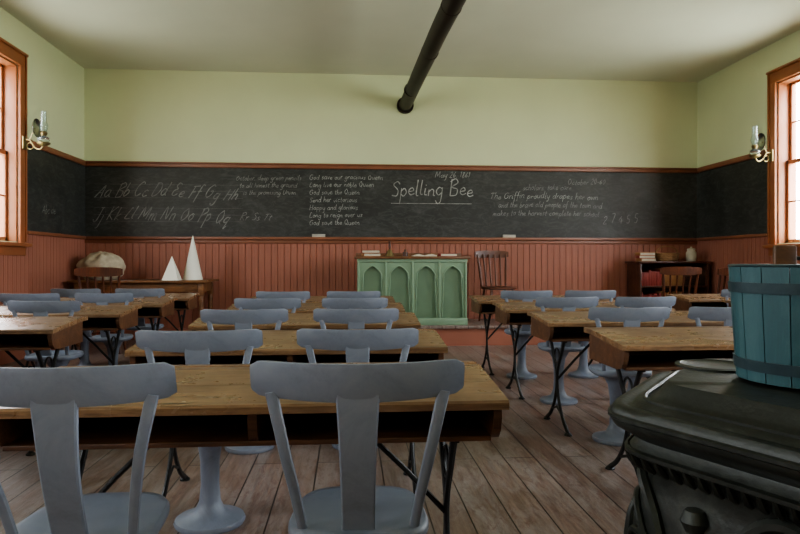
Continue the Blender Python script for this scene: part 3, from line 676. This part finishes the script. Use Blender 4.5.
LP = lamp_tpl()
inst('wall_oil_lamp', LP, (XL + 0.047, 7.28, 2.33), 0, 1.15)
inst('wall_oil_lamp', LP, (XR - 0.047, 7.28, 2.30), 180, 1.15)

# ------------------------------------------------------------------ stove pipe
PZ = 3.24
mb = MB()
path = [(0.78, YB - 0.002, PZ), (0.80, 8.0, PZ), (0.85, 6.0, PZ), (0.93, 4.0, PZ), (1.03, 2.0, PZ), (1.09, 1.1, PZ)]
el = [(1.10, 0.98, PZ - 0.01), (1.103, 0.90, PZ - 0.05), (1.105, 0.88, PZ - 0.13), (1.105, 0.87, PZ - 0.22), (1.105, 0.87, 2.0), (1.105, 0.87, 0.87)]
mb.sweep(path + el, 0.088, 24)
for p in ((0.785, 8.2), (0.835, 6.7), (0.87, 5.5), (0.925, 4.1)): mb.sweep([(p[0], p[1], PZ), (p[0] + .002, p[1] - 0.05, PZ)], 0.092, 24)
mb.sweep([(0.78, YB - 0.03, PZ), (0.78, YB - 0.002, PZ)], 0.118, 28)
obj('stove_pipe', mb.mesh('pipe', 'pipe'))

# ------------------------------------------------------------------ cast-iron stove (six-sided body, flat stepped top)
CX, CY = 1.04, 1.12
HEX = [(0.485, 1.20), (0.77, 1.56), (1.40, 1.56), (1.60, 1.12), (1.42, 0.68), (0.72, 0.68)]
def _ray(a):
    dx, dy = math.cos(a), math.sin(a); best = 1e9
    for i in range(len(HEX)):
        x1, y1 = HEX[i][0] - CX, HEX[i][1] - CY; x2, y2 = HEX[(i + 1) % 6][0] - CX, HEX[(i + 1) % 6][1] - CY
        ex, ey = x2 - x1, y2 - y1; den = dx * ey - dy * ex
        if abs(den) < 1e-9: continue
        t = (x1 * ey - y1 * ex) / den; u = (x1 * dy - y1 * dx) / den
        if t > 0 and -1e-6 <= u <= 1 + 1e-6: best = min(best, t)
    return best
def rad_(a): return sum(_ray(a + R(d)) * wt for d, wt in ((-7, 1), (-4.5, 2), (-2, 3), (0, 3), (2, 3), (4.5, 2), (7, 1))) / 15
def plan(a, s):
    r = rad_(a) * s
    return (CX + r * math.cos(a), CY + r * math.sin(a))
NS = 150
def ring(s, z, k=0): return [(*plan(2 * math.pi * i / NS, s), z) for i in range(NS)]
e = bpy.data.objects.new('cast_iron_stove', None); COL.objects.link(e)
mb = MB()
prof = [(0.70, 0.12), (0.92, 0.13), (1.0, 0.15), (1.0, 0.18), (0.93, 0.20), (0.86, 0.23), (0.84, 0.27), (0.90, 0.36), (0.93, 0.46), (0.92, 0.56), (0.89, 0.62), (0.875, 0.655), (0.89, 0.67), (0.93, 0.682), (0.94, 0.695), (0.92, 0.705), (0.91, 0.715), (0.95, 0.728), (0.985, 0.738), (1.0, 0.75), (1.0, 0.768), (0.985, 0.778), (0.96, 0.780), (0.945, 0.776), (0.925, 0.776), (0.91, 0.784), (0.86, 0.786), (0.835, 0.795), (0.815, 0.812), (0.80, 0.82), (0.5, 0.82), (0.02, 0.82)]
mb.loft([ring(s, z) for s, z in prof])
obj('body', mb.mesh('stove_body', 'stove', 45), e)
def surf(z):
    for (s0, z0), (s1, z1) in zip(prof, prof[1:]):
        if z0 <= z <= z1 and z1 > z0: return s0 + (s1 - s0) * (z - z0) / (z1 - z0)
    return 0.9
mb = MB()
K = 9
for k in range(K):
    a = 2 * math.pi * k / K + 0.12; dw = math.pi / K * 0.86
    for (f, zz, r) in ((1.0, 0.265, 0.013), (0.80, 0.22, 0.008)):
        pts = []
        for i in range(29):
            t = math.pi * i / 28; z = 0.38 + zz * math.sin(t)
            p = plan(a + dw * f * math.cos(t), surf(z) + 0.004); pts.append((p[0], p[1], z))
        mb.sweep(pts, r, 8)
    for sg in (-1, 1):
        pts = []; rr = []
        for j in range(26):
            th = j / 25 * 2.4 * math.pi; rad = 0.055 * (1 - j / 30)
            aa = a + sg * (dw * 0.36 + rad * math.cos(th) * 1.9); z = 0.50 + rad * math.sin(th)
            pts.append((*plan(aa, surf(z) + 0.004), z)); rr.append(0.008 - 0.004 * j / 25)
        mb.sweep(pts, rr, 8)
    pts = [(*plan(a, surf(0.40 + t * 0.2) + 0.006), 0.40 + t * 0.2) for t in [j / 10 for j in range(11)]]
    mb.sweep(pts, [0.003 + 0.012 * math.sin(math.pi * j / 10) for j in range(11)], 8)
    p = plan(a + math.pi / K, surf(0.60) + 0.008)
    mb.lathe([(0, -0.024), (0.016, -0.018), (0.024, 0), (0.016, 0.018), (0, 0.024)], 14, (p[0], p[1], 0.605))
for s, z, r in ((1.0, 0.759, 0.006), (0.88, 0.787, 0.005), (0.93, 0.2, 0.01), (0.94, 0.693, 0.007)):
    mb.sweep([(*plan(2 * math.pi * i / NS, s), z) for i in range(NS)], r, 6, closed=True)
NG = 110
for i in range(NG):
    a = 2 * math.pi * i / NG
    mb.sweep([(*plan(a, 0.90), 0.66), (*plan(a, 0.925), 0.672), (*plan(a, 0.945), 0.690)], [0.004, 0.008, 0.004], 6)
obj('ornament', mb.mesh('stove_ornament', 'stove'), e)
mb = MB()
for a in (0.75, 2.4, 3.9, 5.5):
    p = plan(a, 0.9); q = plan(a, 1.02)
    mb.sweep(catmull([(*p, 0.16), (*q, 0.10), (*plan(a, 0.95), 0.04), (*plan(a, 1.03), 0.025)], 4), [0.04] * 4 + [0.03] * 4 + [0.025] * 5, 10)
obj('feet', mb.mesh('feet', 'stove'), e)
mb = MB()
for (x, y) in ((0.80, 1.36), (1.2, 1.25)):
    mb.lathe([(0, 0.0), (0.08, 0.0), (0.08, 0.004), (0.07, 0.006), (0.065, 0.003), (0, 0.004)], 28, (x, y, 0.82))
mb.lathe([(0.11, 0), (0.11, 0.012), (0.096, 0.03), (0.094, 0.05), (0.090, 0.05), (0.090, 0)], 28, (1.105, 0.87, 0.82))
obj('lids', mb.mesh('lids', 'stove'), e)

# ------------------------------------------------------------------ pail
e = bpy.data.objects.new('wooden_pail', None); COL.objects.link(e); e.location = (0.878, 1.165, 0.827)
mb = MB(); ns = 18
for k in range(ns):
    a0 = 2 * math.pi * (k + 0.02) / ns; a1 = 2 * math.pi * (k + 0.98) / ns
    H = 0.215
    rings = []
    for z, r in ((0, 0.127), (H * 0.5, 0.134), (H, 0.141)):
        rr = []
        for a in (a0, (a0 + a1) / 2, a1): rr.append((r * math.cos(a), r * math.sin(a), z))
        for a in (a1, (a0 + a1) / 2, a0): rr.append(((r - 0.012) * math.cos(a), (r - 0.012) * math.sin(a), z))
        rings.append(rr)
    mb.loft(rings)
mb.lathe([(0, 0.012), (0.12, 0.012), (0.12, 0.025), (0, 0.025)], 32)
obj('staves', mb.mesh('staves', 'blue', 30), e)
EA = 75
mb = MB()
for a in (R(EA), R(EA + 180)):
    rt = Matrix.Rotation(a, 3, 'Z')
    t = MB()
    t.box(0.115, 0.133, -0.022, 0.022, 0.14, 0.258, 0.005)
    for v in t.bm.verts: v.co = rt @ v.co
    me = bpy.data.meshes.new('x'); t.bm.to_mesh(me); t.bm.free(); mb.bm.from_mesh(me); bpy.data.meshes.remove(me)
obj('ears', mb.mesh('ears', 'deskside', 30), e)
mb = MB(); mb.sweep([(0.1355 * math.cos(a), 0.1355 * math.sin(a), 0.2155) for a in [2 * math.pi * k / 48 for k in range(48)]], 0.007, 8, 0.5, 1.0, closed=True)
obj('rim', mb.mesh('rim', 'hoop'), e)
mb = MB()
for z in (0.02, 0.165):
    r = 0.128 + z / 0.215 * 0.0135
    mb.lathe([(r - 0.004, z), (r + 0.002, z), (r + 0.0035, z + 0.02), (r - 0.003, z + 0.02), (r - 0.004, z)], 48)
obj('hoops', mb.mesh('hoops', 'hoop'), e)
mb = MB(); a = R(EA); u = Vector((math.cos(a), math.sin(a), 0))
w2 = Vector((math.sin(a), -math.cos(a), 0))
mb.sweep([tuple(u * 0.140 * math.cos(t) + w2 * (0.148 * math.sin(t)) + Vector((0, 0, 0.235 - 0.02 * math.sin(t)))) for t in [math.pi * i / 24 for i in range(25)]], 0.004, 6)
obj('bail', mb.mesh('bail', 'iron'), e)

# ------------------------------------------------------------------ world + camera
w = bpy.data.worlds.new('World'); S.world = w; w.use_nodes = True
nt = w.node_tree; bg = nt.nodes['Background']
tc = nt.nodes.new('ShaderNodeTexCoord'); sp = nt.nodes.new('ShaderNodeSeparateXYZ')
nt.links.new(tc.outputs['Generated'], sp.inputs[0])
ad = nt.nodes.new('ShaderNodeMath'); ad.operation = 'MULTIPLY_ADD'; ad.inputs[1].default_value = 0.5; ad.inputs[2].default_value = 0.5
nt.links.new(sp.outputs['Z'], ad.inputs[0])
c = ramp(nt, ad.outputs[0], [(0.0, (0.48, 0.53, 0.46)), (0.47, (0.64, 0.69, 0.60)), (0.52, (0.92, 0.97, 1.0)), (1.0, (0.80, 0.92, 1.0))])
nt.links.new(c, bg.inputs['Color'])
# overcast sky, brighter on the sun's side (+X)
st = nt.nodes.new('ShaderNodeMath'); st.operation = 'MULTIPLY_ADD'; st.inputs[1].default_value = 11.0; st.inputs[2].default_value = 28.0
nt.links.new(sp.outputs['X'], st.inputs[0]); nt.links.new(st.outputs[0], bg.inputs['Strength'])

cam = bpy.data.cameras.new('camera'); co = bpy.data.objects.new('camera', cam); COL.objects.link(co)
cam.sensor_width = 36; cam.lens = 645 / 800 * 36; cam.clip_start = 0.05
co.location = (0, 0, 1.05); co.rotation_euler = (R(90), 0, R(-4.5)); cam.shift_y = -(267 - 262) / 800
S.camera = co
